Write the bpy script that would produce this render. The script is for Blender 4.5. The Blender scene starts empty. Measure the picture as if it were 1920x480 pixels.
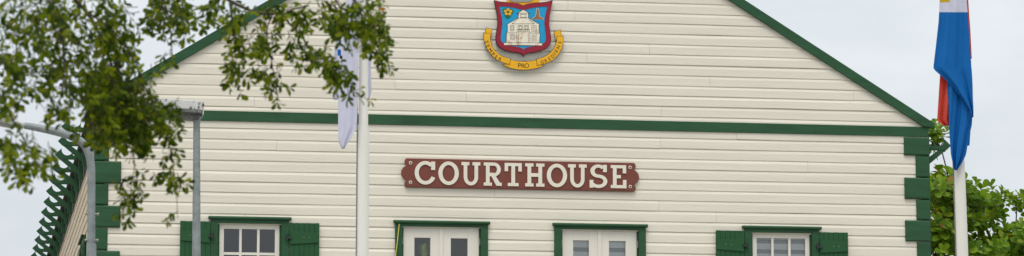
import bpy, bmesh, math, random
from mathutils import Vector, Matrix
R = math.radians
random.seed(7)
S = bpy.context.scene
COL = S.collection

# ------------------------------------------------------------------ camera (telephoto, looking up at the upper storey)
F, HZ = 6290.0, 860.0
HEAD = math.atan2(1052, math.hypot(F, HZ))
PITCH = math.atan2(HZ, F)
CX, CY, CZ = -8.42, -50.0, 1.6
_h = (math.sin(HEAD), math.cos(HEAD)); _r = (math.cos(HEAD), -math.sin(HEAD), 0)
_f = (_h[0]*math.cos(PITCH), _h[1]*math.cos(PITCH), math.sin(PITCH))
_u = (-_h[0]*math.sin(PITCH), -_h[1]*math.sin(PITCH), math.cos(PITCH))
def at(x, y, Y=0.0):
    """point of the plane at depth Y that a pixel of the 1920 x 480 photograph shows"""
    a = (x-960)/F; b = (240-y)/F
    d = [_f[i]+a*_r[i]+b*_u[i] for i in range(3)]
    t = (Y-CY)/d[1]
    return Vector((CX+d[0]*t, Y, CZ+d[2]*t))
cam = bpy.data.cameras.new('camera'); co = bpy.data.objects.new('camera', cam); COL.objects.link(co)
co.location = (CX, CY, CZ); co.rotation_euler = (math.pi/2+PITCH, 0, -HEAD)
cam.sensor_width = 36; cam.lens = 36*F/1920; cam.clip_start = .5; cam.clip_end = 3000
cam.dof.use_dof = True; cam.dof.focus_distance = 49.5; cam.dof.aperture_fstop = 6.3
S.camera = co

# ------------------------------------------------------------------ materials
def mat(name, col, rough=.6, var=.12, scale=6, bump=0., bscale=40, col2=None, spec=.4, stretch=(1,1,1), metal=0., spot=None, spot_amt=0., spot_scale=20):
    m = bpy.data.materials.new(name); m.use_nodes = True
    nt = m.node_tree; n = nt.nodes; L = nt.links
    p = n['Principled BSDF']
    p.inputs['Roughness'].default_value = rough; p.inputs['Specular IOR Level'].default_value = spec
    p.inputs['Metallic'].default_value = metal
    tc = n.new('ShaderNodeTexCoord'); mp = n.new('ShaderNodeMapping'); mp.inputs['Scale'].default_value = stretch
    L.new(tc.outputs['Object'], mp.inputs[0])
    nz = n.new('ShaderNodeTexNoise'); nz.inputs['Scale'].default_value = scale; nz.inputs['Detail'].default_value = 6; nz.inputs['Roughness'].default_value = .65
    L.new(mp.outputs[0], nz.inputs[0])
    rp = n.new('ShaderNodeValToRGB')
    c2 = col2 or tuple(c*(1-var*1.6) for c in col)
    rp.color_ramp.elements[0].position = .3; rp.color_ramp.elements[1].position = .7
    rp.color_ramp.elements[0].color = (*c2, 1); rp.color_ramp.elements[1].color = (*[min(1, c*(1+var*.5)) for c in col], 1)
    L.new(nz.outputs[0], rp.inputs[0])
    out = rp.outputs[0]
    if spot:
        n2 = n.new('ShaderNodeTexNoise'); n2.inputs['Scale'].default_value = spot_scale; n2.inputs['Detail'].default_value = 8; n2.inputs['Roughness'].default_value = .7
        L.new(mp.outputs[0], n2.inputs[0])
        r2 = n.new('ShaderNodeValToRGB'); r2.color_ramp.elements[0].position = .62-spot_amt*.2; r2.color_ramp.elements[1].position = .74-spot_amt*.2
        L.new(n2.outputs[0], r2.inputs[0])
        mx = n.new('ShaderNodeMix'); mx.data_type = 'RGBA'
        L.new(r2.outputs[0], mx.inputs['Factor']); L.new(out, mx.inputs[6]); mx.inputs[7].default_value = (*spot, 1)
        out = mx.outputs[2]
    L.new(out, p.inputs['Base Color'])
    if bump:
        n3 = n.new('ShaderNodeTexNoise'); n3.inputs['Scale'].default_value = bscale; n3.inputs['Detail'].default_value = 4
        L.new(mp.outputs[0], n3.inputs[0])
        b = n.new('ShaderNodeBump'); b.inputs['Strength'].default_value = bump; b.inputs['Distance'].default_value = .01
        L.new(n3.outputs[0], b.inputs['Height']); L.new(b.outputs[0], p.inputs['Normal'])
    return m

CREAM = (.72, .668, .562)
M = {}
M['siding'] = mat('cream_siding_paint', CREAM, .55, .05, 1.3, .35, 16, stretch=(.35, 1, 9), spot=(.50, .45, .36), spot_amt=.06, spot_scale=5)
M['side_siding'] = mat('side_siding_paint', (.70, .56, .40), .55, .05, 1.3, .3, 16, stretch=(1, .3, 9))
M['trim'] = mat('green_trim_paint', (.027, .086, .039), .55, .16, 3, .25, 22, spec=.2, stretch=(.5, 1, 3), spot=(.028, .085, .042), spot_amt=-.05, spot_scale=14)
M['soffit'] = mat('shade_dark_soffit_green', (.012, .028, .017), .6, .2, 3)  # green darkened to carry the shade between the eave brackets
M['shutter'] = mat('green_shutter_paint', (.021, .084, .031), .55, .12, 4, .2, 30, spec=.2, stretch=(1, 1, .4))
M['white'] = mat('white_joinery_paint', (.70, .66, .575), .45, .04, 3, .1, 30)
M['sign'] = mat('oxide_red_board', (.175, .046, .029), .5, .12, 9, .2, 60, spot=(.21, .055, .045), spot_scale=30)
M['letter'] = mat('cream_letter_paint', (.72, .67, .56), .45, .04, 8)
M['steel'] = mat('galvanised_steel', (.26, .285, .285), .5, .22, 9, .15, 60, metal=.25, spot=(.22, .24, .24), spot_amt=-.05, spot_scale=30)
M['housing'] = mat('weathered_lamp_housing', (.56, .555, .53), .6, .10, 8, .1, 50, spot=(.03, .035, .03), spot_amt=.5, spot_scale=15, stretch=(1.6, 1, .8))
M['rim'] = mat('dark_stained_rim', (.12, .125, .12), .6, .3, 12, spot=(.42, .42, .40), spot_amt=.15, spot_scale=14)
M['lamp_head'] = mat('pale_lamp_head', (.52, .53, .53), .45, .10, 6)
M['lens'] = mat('lamp_lens', (.30, .30, .28), .3, .15, 6)
M['pole'] = mat('white_pole_paint', (.70, .675, .61), .35, .05, 3, stretch=(1, 1, .3))
M['iron'] = mat('dark_iron', (.02, .03, .024), .5, .2, 20)
M['bolt'] = mat('worn_bolt', (.30, .30, .26), .45, .2, 40, metal=.5)
M['roof'] = mat('grey_green_roof_sheet', (.12, .15, .13), .5, .2, 3)
M['room'] = mat('dim_room', (.10, .10, .105), .8, .1, 3)
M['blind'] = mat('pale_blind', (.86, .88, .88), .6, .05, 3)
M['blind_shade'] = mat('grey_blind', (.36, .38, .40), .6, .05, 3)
M['crimson'] = mat('crimson_enamel', (.28, .008, .026), .35, .10, 9)
M['azure'] = mat('azure_enamel', (.004, .30, .56), .35, .08, 7)
M['gold'] = mat('gold_enamel', (.82, .42, .006), .4, .10, 9)
M['black'] = mat('black_paint', (.012, .012, .012), .4, .1, 9)
M['emblem'] = mat('rust_stained_emblem', (.80, .74, .60), .5, .08, 9, spot=(.42, .17, .04), spot_amt=.4, spot_scale=4.0)
M['drawn'] = mat('brown_drawn_line', (.10, .07, .045), .5, .1, 9)
M['rust'] = mat('brown_emblem', (.34, .15, .055), .5, .3, 20)
M['leaf_enamel'] = mat('green_enamel', (.012, .14, .03), .4, .2, 20)
M['grey_enamel'] = mat('grey_enamel', (.30, .29, .28), .5, .1, 20)
M['bark'] = mat('grey_brown_bark', (.075, .055, .038), .85, .3, 12, .6, 40, stretch=(1, 1, .35))
M['straw'] = mat('yellow_straw', (.62, .52, .10), .5, .1, 20)
M['ground'] = mat('dry_grass_ground', (.17, .16, .10), .95, .3, .8, .5, 3)
M['road'] = mat('asphalt', (.055, .055, .055), .9, .2, 1.5, .3, 30)
M['paving'] = mat('pale_paving', (.36, .34, .31), .85, .15, 2, .3, 12)
M['line'] = mat('white_road_paint', (.7, .7, .68), .7, .1, 5)

def leaf_mat(name, cols, trans=.35, rough=.45):
    m = bpy.data.materials.new(name); m.use_nodes = True
    nt = m.node_tree; n = nt.nodes; L = nt.links; n.clear()
    g = n.new('ShaderNodeNewGeometry'); rp = n.new('ShaderNodeValToRGB'); rp.color_ramp.interpolation = 'LINEAR'
    els = rp.color_ramp.elements
    while len(els) < len(cols): els.new(.5)
    for e, (pos, c) in zip(els, cols): e.position = pos; e.color = (*c, 1)
    L.new(g.outputs['Random Per Island'], rp.inputs[0])
    p = n.new('ShaderNodeBsdfPrincipled'); p.inputs['Roughness'].default_value = rough; p.inputs['Specular IOR Level'].default_value = .12
    L.new(rp.outputs[0], p.inputs['Base Color'])
    t = n.new('ShaderNodeBsdfTranslucent')
    hs = n.new('ShaderNodeMix'); hs.data_type = 'RGBA'; hs.blend_type = 'MULTIPLY'; hs.inputs['Factor'].default_value = 1
    L.new(rp.outputs[0], hs.inputs[6]); hs.inputs[7].default_value = (1.7, 1.55, .5, 1); L.new(hs.outputs[2], t.inputs[0])
    mx = n.new('ShaderNodeMixShader'); mx.inputs[0].default_value = trans
    L.new(p.outputs[0], mx.inputs[1]); L.new(t.outputs[0], mx.inputs[2])
    o = n.new('ShaderNodeOutputMaterial'); L.new(mx.outputs[0], o.inputs[0])
    return m
M['leaf'] = leaf_mat('olive_leaf', [(0, (.020, .042, .003)), (.45, (.056, .098, .004)), (.82, (.150, .198, .007)), (.996, (.21, .24, .015)), (1, (.30, .10, .02))], .45, .5)
M['bigleaf'] = leaf_mat('broad_leaf', [(0, (.054, .12, .010)), (.5, (.12, .22, .014)), (.88, (.18, .285, .02)), (.975, (.26, .31, .03)), (1, (.30, .08, .04))], .42)
M['houseleaf'] = leaf_mat('houseplant_leaf', [(0, (.50, .70, .08)), (1, (.80, .85, .16))], .3)
M['vine'] = leaf_mat('dark_vine_leaf', [(0, (.01, .012, .012)), (1, (.02, .022, .02))], .2)

def fabric(name, col, trans=.25):
    m = bpy.data.materials.new(name); m.use_nodes = True
    nt = m.node_tree; n = nt.nodes; L = nt.links
    p = n['Principled BSDF']; p.inputs['Roughness'].default_value = .75; p.inputs['Specular IOR Level'].default_value = .25
    tc = n.new('ShaderNodeTexCoord'); nz = n.new('ShaderNodeTexNoise'); nz.inputs['Scale'].default_value = 7; nz.inputs['Detail'].default_value = 5
    L.new(tc.outputs['Object'], nz.inputs[0])
    rp = n.new('ShaderNodeValToRGB'); rp.color_ramp.elements[0].color = (*[c*.86 for c in col], 1); rp.color_ramp.elements[1].color = (*[min(1, c*1.08) for c in col], 1)
    L.new(nz.outputs[0], rp.inputs[0]); L.new(rp.outputs[0], p.inputs['Base Color'])
    t = n.new('ShaderNodeBsdfTranslucent'); L.new(rp.outputs[0], t.inputs[0])
    mx = n.new('ShaderNodeMixShader'); mx.inputs[0].default_value = trans
    L.new(p.outputs[0], mx.inputs[1]); L.new(t.outputs[0], mx.inputs[2]); L.new(mx.outputs[0], n['Material Output'].inputs[0])
    return m
M['flag_blue'] = fabric('blue_flag_cloth', (.004, .145, .46), .25)
M['flag_red'] = fabric('red_flag_cloth', (.74, .13, .09), .5)
M['flag_white'] = fabric('white_flag_cloth', (.70, .70, .81), .3)
M['flag_gold'] = fabric('gold_flag_print', (.60, .42, .03), .2)
M['flag_dark'] = fabric('dark_flag_print', (.03, .03, .05), .2)
M['rope'] = mat('grey_halyard_rope', (.20, .19, .18), .8, .2, 30)

def glass():
    m = bpy.data.materials.new('window_glass'); m.use_nodes = True
    nt = m.node_tree; n = nt.nodes; L = nt.links; n.clear()
    t = n.new('ShaderNodeBsdfTransparent'); t.inputs[0].default_value = (.86, .88, .88, 1)
    g = n.new('ShaderNodeBsdfGlossy'); g.inputs['Roughness'].default_value = .02
    fr = n.new('ShaderNodeFresnel'); fr.inputs[0].default_value = 1.5
    ad = n.new('ShaderNodeMath'); ad.operation = 'MULTIPLY_ADD'; ad.inputs[1].default_value = 1.4; ad.inputs[2].default_value = .075
    L.new(fr.outputs[0], ad.inputs[0])
    mx = n.new('ShaderNodeMixShader'); L.new(ad.outputs[0], mx.inputs[0]); L.new(t.outputs[0], mx.inputs[1]); L.new(g.outputs[0], mx.inputs[2])
    o = n.new('ShaderNodeOutputMaterial'); L.new(mx.outputs[0], o.inputs[0])
    return m
M['glass'] = glass()

# ------------------------------------------------------------------ mesh helpers
class MB:
    def __init__(s): s.v = []; s.f = []; s.mi = []; s.mats = []; s.cur = 0; s.smooth = []
    def use(s, m):
        if m not in s.mats: s.mats.append(m)
        s.cur = s.mats.index(m); return s
    def add(s, vs, fs, smooth=False):
        o = len(s.v); s.v += [tuple(p) for p in vs]
        for f in fs: s.f.append([i+o for i in f]); s.mi.append(s.cur); s.smooth.append(smooth)
    def box(s, x0, x1, y0, y1, z0, z1):
        vs = [(x, y, z) for z in (z0, z1) for y in (y0, y1) for x in (x0, x1)]
        s.add(vs, [(0, 2, 3, 1), (4, 5, 7, 6), (0, 1, 5, 4), (2, 6, 7, 3), (0, 4, 6, 2), (1, 3, 7, 5)])
    def prism(s, poly, y0, y1, chamfer=0.):
        """outline in x,z (any order of points) given depth from y0 (front) to y1"""
        a = sum(poly[i][0]*poly[(i+1) % len(poly)][1]-poly[(i+1) % len(poly)][0]*poly[i][1] for i in range(len(poly)))
        if a < 0: poly = poly[::-1]
        n = len(poly)
        if chamfer:
            inn = offset(poly, -chamfer)
            vs = [(x, y0, z) for x, z in inn]+[(x, y0+chamfer, z) for x, z in poly]+[(x, y1, z) for x, z in poly]
            fs = [tuple(range(n)), tuple(range(3*n-1, 2*n-1, -1))]
            for k in (0, n):
                fs += [(k+i, k+n+i, k+n+(i+1) % n, k+(i+1) % n) for i in range(n)]
        else:
            vs = [(x, y0, z) for x, z in poly]+[(x, y1, z) for x, z in poly]
            fs = [tuple(range(n)), tuple(range(2*n-1, n-1, -1))]+[(i, n+i, n+(i+1) % n, (i+1) % n) for i in range(n)]
        s.add(vs, fs)
    def frame(s, outer, inner, y0, y1):
        """band between two outlines with the same number of points"""
        n = len(outer)
        vs = [(x, y0, z) for x, z in outer]+[(x, y0, z) for x, z in inner]+[(x, y1, z) for x, z in outer]+[(x, y1, z) for x, z in inner]
        fs = []
        for i in range(n):
            j = (i+1) % n
            fs += [(i, j, n+j, n+i), (2*n+j, 2*n+i, 3*n+i, 3*n+j), (i, 2*n+i, 2*n+j, j), (n+i, n+j, 3*n+j, 3*n+i)]
        s.add(vs, fs)
    def tube(s, pts, rad, n=12, caps=True, smooth=True):
        pts = [Vector(p) for p in pts]
        if not hasattr(rad, '__len__'): rad = [rad]*len(pts)
        t0 = (pts[1]-pts[0]).normalized()
        ref = Vector((0, 0, 1)) if abs(t0.z) < .9 else Vector((1, 0, 0))
        nrm = t0.cross(ref).normalized(); vs = []; fs = []
        for i, p in enumerate(pts):
            t = (pts[min(i+1, len(pts)-1)]-pts[max(i-1, 0)]).normalized()
            nrm = (nrm-t*nrm.dot(t)).normalized(); b = t.cross(nrm)
            for k in range(n):
                a = 2*math.pi*k/n; vs.append(p+(nrm*math.cos(a)+b*math.sin(a))*rad[i])
        for i in range(len(pts)-1):
            for k in range(n):
                fs.append((i*n+k, i*n+(k+1) % n, (i+1)*n+(k+1) % n, (i+1)*n+k))
        s.add(vs, fs, smooth)
        if caps:
            m = len(pts)-1
            s.add(vs[:n], [tuple(range(n-1, -1, -1))]); s.add(vs[m*n:], [tuple(range(n))])
    def build(s, name, m=None, parent=None, bevel=0., loc=None, fix=False, seg=1):
        me = bpy.data.meshes.new(name); me.from_pydata(s.v, [], s.f)
        mats = s.mats or [m]
        for x in mats: me.materials.append(x)
        me.polygons.foreach_set('material_index', s.mi); me.polygons.foreach_set('use_smooth', s.smooth)
        if fix:
            bm = bmesh.new(); bm.from_mesh(me); bmesh.ops.recalc_face_normals(bm, faces=bm.faces); bm.to_mesh(me); bm.free()
        me.update()
        o = bpy.data.objects.new(name, me); COL.objects.link(o); o.parent = parent
        if loc: o.location = loc
        if bevel:
            b = o.modifiers.new('bevel', 'BEVEL'); b.width = bevel; b.segments = seg; b.limit_method = 'ANGLE'; b.angle_limit = R(40)
        return o

def offset(poly, d):
    """grow (d>0) a counter-clockwise outline"""
    n = len(poly); out = []
    a = sum(poly[i][0]*poly[(i+1) % n][1]-poly[(i+1) % n][0]*poly[i][1] for i in range(n))
    sg = 1 if a > 0 else -1
    for i in range(n):
        p0, p1, p2 = Vector(poly[i-1]), Vector(poly[i]), Vector(poly[(i+1) % n])
        e1 = (p1-p0).normalized(); e2 = (p2-p1).normalized()
        n1 = Vector((e1.y, -e1.x))*sg; n2 = Vector((e2.y, -e2.x))*sg
        b = n1+n2
        if b.length < 1e-5: b = n1
        b.normalize(); k = d/max(.35, b.dot(n1)); out.append((p1.x+b.x*k, p1.y+b.y*k))
    return out
def empty(name, loc=(0, 0, 0), rz=0):
    o = bpy.data.objects.new(name, None); o.empty_display_size = .2; COL.objects.link(o); o.location = loc; o.rotation_euler.z = rz; return o
def tag(o, label, cat, group=None, kind=None):
    o['label'] = label; o['category'] = cat
    if group: o['group'] = group
    if kind: o['kind'] = kind
    return o
def copy_part(o, parent, loc=None, rz=None):
    c = o.copy(); COL.objects.link(c); c.parent = parent
    if loc is not None: c.location = loc
    if rz is not None: c.rotation_euler.z = rz
    for ch in [x for x in bpy.data.objects if x.parent == o]: copy_part(ch, c)
    return c
def near(X, Z, Y):
    """a position read on the wall plane moved forward to depth Y along its sight line"""
    k = (Y-CY)/(0-CY); return CX+(X-CX)*k, CZ+(Z-CZ)*k

# ------------------------------------------------------------------ ground
def sheet(name, x0, x1, y0, y1, z, m):
    b = MB(); b.add([(x0, y0, z), (x1, y0, z), (x1, y1, z), (x0, y1, z)], [(0, 1, 2, 3)]); o = b.build(name, m); o['kind'] = 'structure'; return o
sheet('ground', -900, 900, -900, 900, 0, M['ground'])
sheet('road', -300, 300, -46, -38, .004, M['road'])
b = MB(); b.box(-40, 40, -37.8, -.12, -.1, .12); o = b.build('pavement', M['paving'], bevel=.02); o['kind'] = 'structure'
b = MB(); b.box(-40, 40, -38, -37.8, -.1, .13); o = b.build('kerb', M['paving'], bevel=.02); o['kind'] = 'structure'
b = MB()
for i in range(-20, 20): b.add([(i*4, -42.06, .008), (i*4+2, -42.06, .008), (i*4+2, -41.94, .008), (i*4, -41.94, .008)], [(0, 1, 2, 3)])
o = b.build('road_marking', M['line']); o['kind'] = 'structure'

# ------------------------------------------------------------------ courthouse
HW, DEPTH, EAVE = 6.445, 26.0, 8.70
RISE, APEX = .619, 12.80
house = empty('courthouse', (0, 0, 0))
tag(house, 'cream clapboard courthouse with green trim, gable roof and shuttered windows', 'courthouse')

def siding(mb, rows, spans, limit=None, T=lambda u, o, z: (u, o, z), rnd=None, seglen=.7):
    """horizontal boards: chamfered top, flat face, open shadow groove under the next board"""
    rnd = rnd or random.Random(3)
    for zb, h in rows:
        for (a, c) in spans(zb, h):
            cuts = []; x = a-rnd.uniform(0, 3)
            while True:
                x += rnd.uniform(5.0, 11.0)
                if x > c-.4: break
                if x > a+.4: cuts.append(x)
            ends = [a]+cuts+[c]
            for i in range(len(ends)-1):
                x0 = ends[i]+(.0013 if i else 0); x1 = ends[i+1]-(.0013 if i < len(ends)-2 else 0)
                n = max(1, int((x1-x0)/seglen)); off = rnd.uniform(-.0035, .0035); dz = rnd.uniform(-.0025, .0025)
                prof = [(-.0075, .001), (-.0165, 0), (-.021, .006), (-.022, h-.048), (-.0115, h-.0125), (-.0075, h-.011), (-.0075, h+.0015)]
                vs = []
                for k in range(n+1):
                    u = x0+(x1-x0)*k/n; w = rnd.uniform(-.003, .003)+dz; ww = rnd.uniform(-.0025, .0025)
                    for j, (o, z) in enumerate(prof):
                        zz = zb+z+(w if j < 3 else w*.7); uu = u
                        if limit:
                            l = limit(zz); uu = max(-l, min(l, u))
                        vs.append(T(uu, o+(off+ww if 0 < j < 4 else 0), zz))
                m = len(prof)
                fs = [(k*m+j, (k+1)*m+j, (k+1)*m+j+1, k*m+j+1) for k in range(n) for j in range(m-1)]
                fs += [tuple(range(m)), tuple(n*m+j for j in range(m-1, -1, -1))]
                mb.add(vs, fs)

DOORS = [-1.213, 1.228]; WINS = [-4.118, 4.073]
DW, WW = .60, .475
low_rows = [(8.427-.1615*k, .1615) for k in range(0, 26)]
def open_spans(zb, h):
    a, c = -HW+.02, HW-.02
    if zb+h/2 > 6.98: return [(a, c)]
    cut = [(d-DW-.03, d+DW+.03) for d in DOORS if zb > 4.75]+[(w-WW-.03, w+WW+.03) for w in WINS if zb > 5.68]
    cut.sort(); sp = []
    for p, q in cut:
        sp.append((a, p)); a = q
    sp.append((a, c)); return sp
rnd = random.Random(11)
b = MB()
siding(b, [(8.758-.1607+.1607*k, .1607) for k in range(0, 26)], lambda zb, h: [(-(APEX-zb)/RISE, (APEX-zb)/RISE)] if zb < APEX-.25 else [], lambda z: min(HW-.03, max(.01, (APEX-.075-z)/RISE)), rnd=rnd)
siding(b, low_rows, open_spans, rnd=rnd)
b.box(-HW+.02, HW-.02, -.02, .02, .1, 4.38)
fw = b.build('front_wall', M['siding'], house)
# wall behind the groove (backing), with the openings left free
b = MB()
def backing(x0, x1, z0, z1): b.box(x0, x1, .0201, .12, z0, z1)
xs = sorted([(d-DW-.02, d+DW+.02, 4.80) for d in DOORS]+[(w-WW-.02, w+WW+.02, 5.70) for w in WINS]); a = -HW+.03
for p, q, zb in xs:
    backing(a, p, .1, 7.0); backing(p, q, .1, zb); a = q
backing(a, HW-.03, .1, 7.0); backing(-HW+.03, HW-.03, 7.0, 8.7)
b.prism([(-HW+.03, 8.7), (HW-.03, 8.7), (0, APEX-.12)], .0201, .12)
b.build('wall_backing', M['room'], house)

SIDEW = [(3.55, 1), (8.6, 1), (13.65, 1), (18.7, 1)]
for sx in (-1, 1):
    T = (lambda u, o, z: (-HW+.02+o, u, z)) if sx < 0 else (lambda u, o, z: (HW-.02-o, u, z))
    b = MB()
    def side_spans(zb, h):
        if zb+h/2 > 6.98 or zb < 5.68: return [(.05, DEPTH)]
        a = .05; sp = []
        for yc, _ in SIDEW: sp.append((a, yc-WW-.03)); a = yc+WW+.03
        return sp+[(a, DEPTH)]
    siding(b, [(8.427-.1615*k, .1615) for k in range(1, 26)], side_spans, T=T, rnd=rnd, seglen=1.2)
    b.box(min(sx*(HW-.02), sx*(HW-.06)), max(sx*(HW-.02), sx*(HW-.06)), .05, DEPTH, .1, 4.38)
    b.build('side_wall', M['side_siding'], house, fix=False)
    b = MB(); a = .13
    x0, x1 = (-HW+.041, -HW+.14) if sx < 0 else (HW-.14, HW-.041)
    for yc, _ in SIDEW:
        b.box(x0, x1, a, yc-WW-.02, .1, 7.0); b.box(x0, x1, yc-WW-.02, yc+WW+.02, .1, 5.7); a = yc+WW+.02
    b.box(x0, x1, a, DEPTH, .1, 7.0); b.box(x0, x1, .13, DEPTH, 7.0, 8.7)
    b.build('wall_backing', M['room'], house)
    # eave boards behind the brackets; soffit colour has the shade of the gaps painted in
    b = MB(); x0, x1 = (-HW-.03, -HW+.03) if sx < 0 else (HW-.03, HW+.03)
    b.box(x0, x1, .27, DEPTH, 8.50, 8.66); b.build('eave_board', M['trim'], house, bevel=.004)
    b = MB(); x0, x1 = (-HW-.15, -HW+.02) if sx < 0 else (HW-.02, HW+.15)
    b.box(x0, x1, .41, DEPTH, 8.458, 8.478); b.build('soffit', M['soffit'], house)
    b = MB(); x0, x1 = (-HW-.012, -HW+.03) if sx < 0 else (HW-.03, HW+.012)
    b.box(x0, x1, .27, DEPTH, 8.14, 8.456); b.build('eave_board', M['soffit'], house)  # lower board, coloured near black in place of the shade between brackets
b = MB(); b.box(-HW, HW, DEPTH+.01, DEPTH+.14, .1, 8.7); b.prism([(-HW, 8.7), (HW, 8.7), (0, APEX-.12)], DEPTH+.01, DEPTH+.14); b.build('rear_wall', M['siding'], house)

# roof and barge boards
for sx in (-1, 1):
    b = MB()
    pr = [(0, APEX-.018), (sx*6.53, APEX-.018-RISE*6.53), (sx*6.53, APEX-.058-RISE*6.53), (0, APEX-.058)]
    b.prism(pr, -.028, DEPTH+.3); b.build('roof', M['roof'], house, fix=True)
    Y0 = -.075
    pts = [(0, 12.80), (sx*6.54, 12.80-RISE*6.54), (sx*6.54, 8.688), (sx*6.36, 8.700), (0, 12.636)]
    b = MB(); b.prism([near(x, z, Y0) for x, z in pts], Y0, -.031); b.build('bargeboard', M['trim'], house, bevel=.004, fix=True)
b = MB(); x0, z0 = near(-6.445, 8.538, -.046); x1, z1 = near(6.44, 8.692, -.046); b.box(x0, x1, -.046, -.026, z0, z1); b.build('frieze_board', M['trim'], house, bevel=.004)

# quoins
zs = [8.532, 8.241, 7.898, 7.556, 7.231, 6.895, 6.555, 6.22, 5.885]
for sx in (-1, 1):
    for i in range(8):
        w = .400 if i % 2 == 0 else .215
        Y0 = -.07
        xa, zt = near(sx*6.45, zs[i]-.004, Y0); xb, zb = near(sx*(6.45-w), zs[i+1]+.006, Y0)
        if i % 2: Y0 = -.058
        xo = xa if i % 2 == 0 else xa-sx*.002
        b = MB(); g = .022
        xl, xr = min(xo, xb), max(xo, xb)
        vs = [(xl+g, Y0, zb+g), (xr-g, Y0, zb+g), (xr-g, Y0, zt-g), (xl+g, Y0, zt-g), (xl, Y0+g*.7, zb), (xr, Y0+g*.7, zb), (xr, Y0+g*.7, zt), (xl, Y0+g*.7, zt), (xl, .26, zb), (xr, .26, zb), (xr, .26, zt), (xl, .26, zt)]
        fs = [(0, 1, 2, 3), (8, 11, 10, 9)]
        for k in (0, 4): fs += [(k+i_, k+4+i_, k+4+(i_+1) % 4, k+(i_+1) % 4) for i_ in range(4)]
        b.add(vs, fs); b.build('quoin', M['trim'], house, bevel=.003, fix=True)
    b = MB(); b.box(min(sx*6.45, sx*6.2), max(sx*6.45, sx*6.2), -.055, .24, .1, 5.88); b.build('corner_post', M['trim'], house, bevel=.004)
    b = MB(); b.box(min(sx*6.443, sx*6.3), max(sx*6.443, sx*6.3), -.02, .2, 5.89, 8.53); b.build('corner_post', M['trim'], house)

# eave brackets with a round cradle cut in each head
def bracket_mesh():
    b = MB()
    arc = []
    cx, cz, r = .262, 8.545, .092
    for k in range(9):
        a = R(8-k*23.0); arc.append((cx+r*math.cos(a), cz+r*math.sin(a)))
    head = [(.462, 8.466), (.355, 8.566)]+arc+[(.17, 8.455), (0, 8.440), (0, 8.392), (.33, 8.392), (.385, 8.392)]
    head = [(p[0], p[1]) for p in head]
    b.prism(head, -.040, .040)
    b.prism([(.385, 8.400), (.27, 8.400), (0, 8.205), (0, 8.085)], -.034, .034)
    b.prism([(.0, 8.06), (.075, 8.085), (.075, 8.64), (0, 8.66)], -.047, .047)
    return b
first = {}
for sx, n in ((-1, 15), (1, 4)):
    for k in range(n):
        if sx not in first:
            b = bracket_mesh()
            b.v = [(sx*(HW+.031+x*.985), y, z) for x, y, z in b.v]
            o = b.build('eave_bracket', M['trim'], house, bevel=.004, fix=True); first[sx] = o
        else:
            o = first[sx].copy(); COL.objects.link(o); o.parent = house
        o.location = (0, .47+1.69*k, 0)

# openings -------------------------------------------------------
def ring(x0, x1, z0, z1, t): return [(x0, z0), (x1, z0), (x1, z1), (x0, z1)], [(x0+t, z0+t), (x1-t, z0+t), (x1-t, z1-t), (x0+t, z1-t)]
def casing(outer, inner, ztop, zbot, crown, sill=True):
    b = MB()
    b.box(-outer, -inner, -.066, .10, zbot, ztop-.045); b.box(inner, outer, -.066, .10, zbot, ztop-.045)
    b.box(-inner, inner, -.064, .10, 6.992, ztop-.045)
    b.box(-inner, -inner+.022, -.018, .10, zbot, 6.992); b.box(inner-.022, inner, -.018, .10, zbot, 6.992)
    b.box(-inner+.022, inner-.022, -.018, .10, 6.980, 6.992)
    b.tube([(-crown, -.082, ztop-.026), (crown, -.082, ztop-.026)], .024, 10)
    b.box(-crown, crown, -.082, .0, ztop-.045, ztop-.003)
    if sill: b.box(-outer-.04, outer+.04, -.10, .10, zbot-.06, zbot)
    return b
def pane_mesh(rects, y): 
    b = MB()
    for x0, x1, z0, z1 in rects: b.add([(x0, y, z0), (x1, y, z0), (x1, y, z1), (x0, y, z1)], [(0, 1, 2, 3)])
    return b
def room(w, z0, z1, d=1.6):
    b = MB(); y0 = .122
    vs = [(x, y, z) for z in (z0, z1) for y in (y0, d) for x in (-w, w)]
    b.add(vs, [(0, 2, 3, 1), (4, 5, 7, 6), (2, 6, 7, 3), (0, 4, 6, 2), (1, 3, 7, 5)]); return b
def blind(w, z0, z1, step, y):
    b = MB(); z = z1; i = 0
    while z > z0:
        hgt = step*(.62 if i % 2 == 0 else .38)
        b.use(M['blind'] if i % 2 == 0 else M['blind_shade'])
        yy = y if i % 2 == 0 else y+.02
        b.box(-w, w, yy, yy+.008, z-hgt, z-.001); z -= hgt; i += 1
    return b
def shutter_mesh(sgn):
    """planked leaf of a shutter hinged at x=0 and reaching to sgn*.455"""
    b = MB(); n = 6; w = .455
    for k in range(n):
        x0, x1 = sgn*(w*k/n+.0014), sgn*(w*(k+1)/n-.0014); z1 = 7.008+(0.0015 if k % 2 else 0)
        b.box(min(x0, x1), max(x0, x1), -.026, -.006, 5.80, z1)
    b.box(min(sgn*.004, sgn*.451), max(sgn*.004, sgn*.451), -.010, .004, 5.805, 7.0)
    for zc in (6.79, 6.02):
        b.prism([(sgn*.012, zc+.108), (sgn*.445, zc+.07), (sgn*.445, zc-.075), (sgn*.012, zc-.105)], -.046, -.022)
    return b
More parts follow.
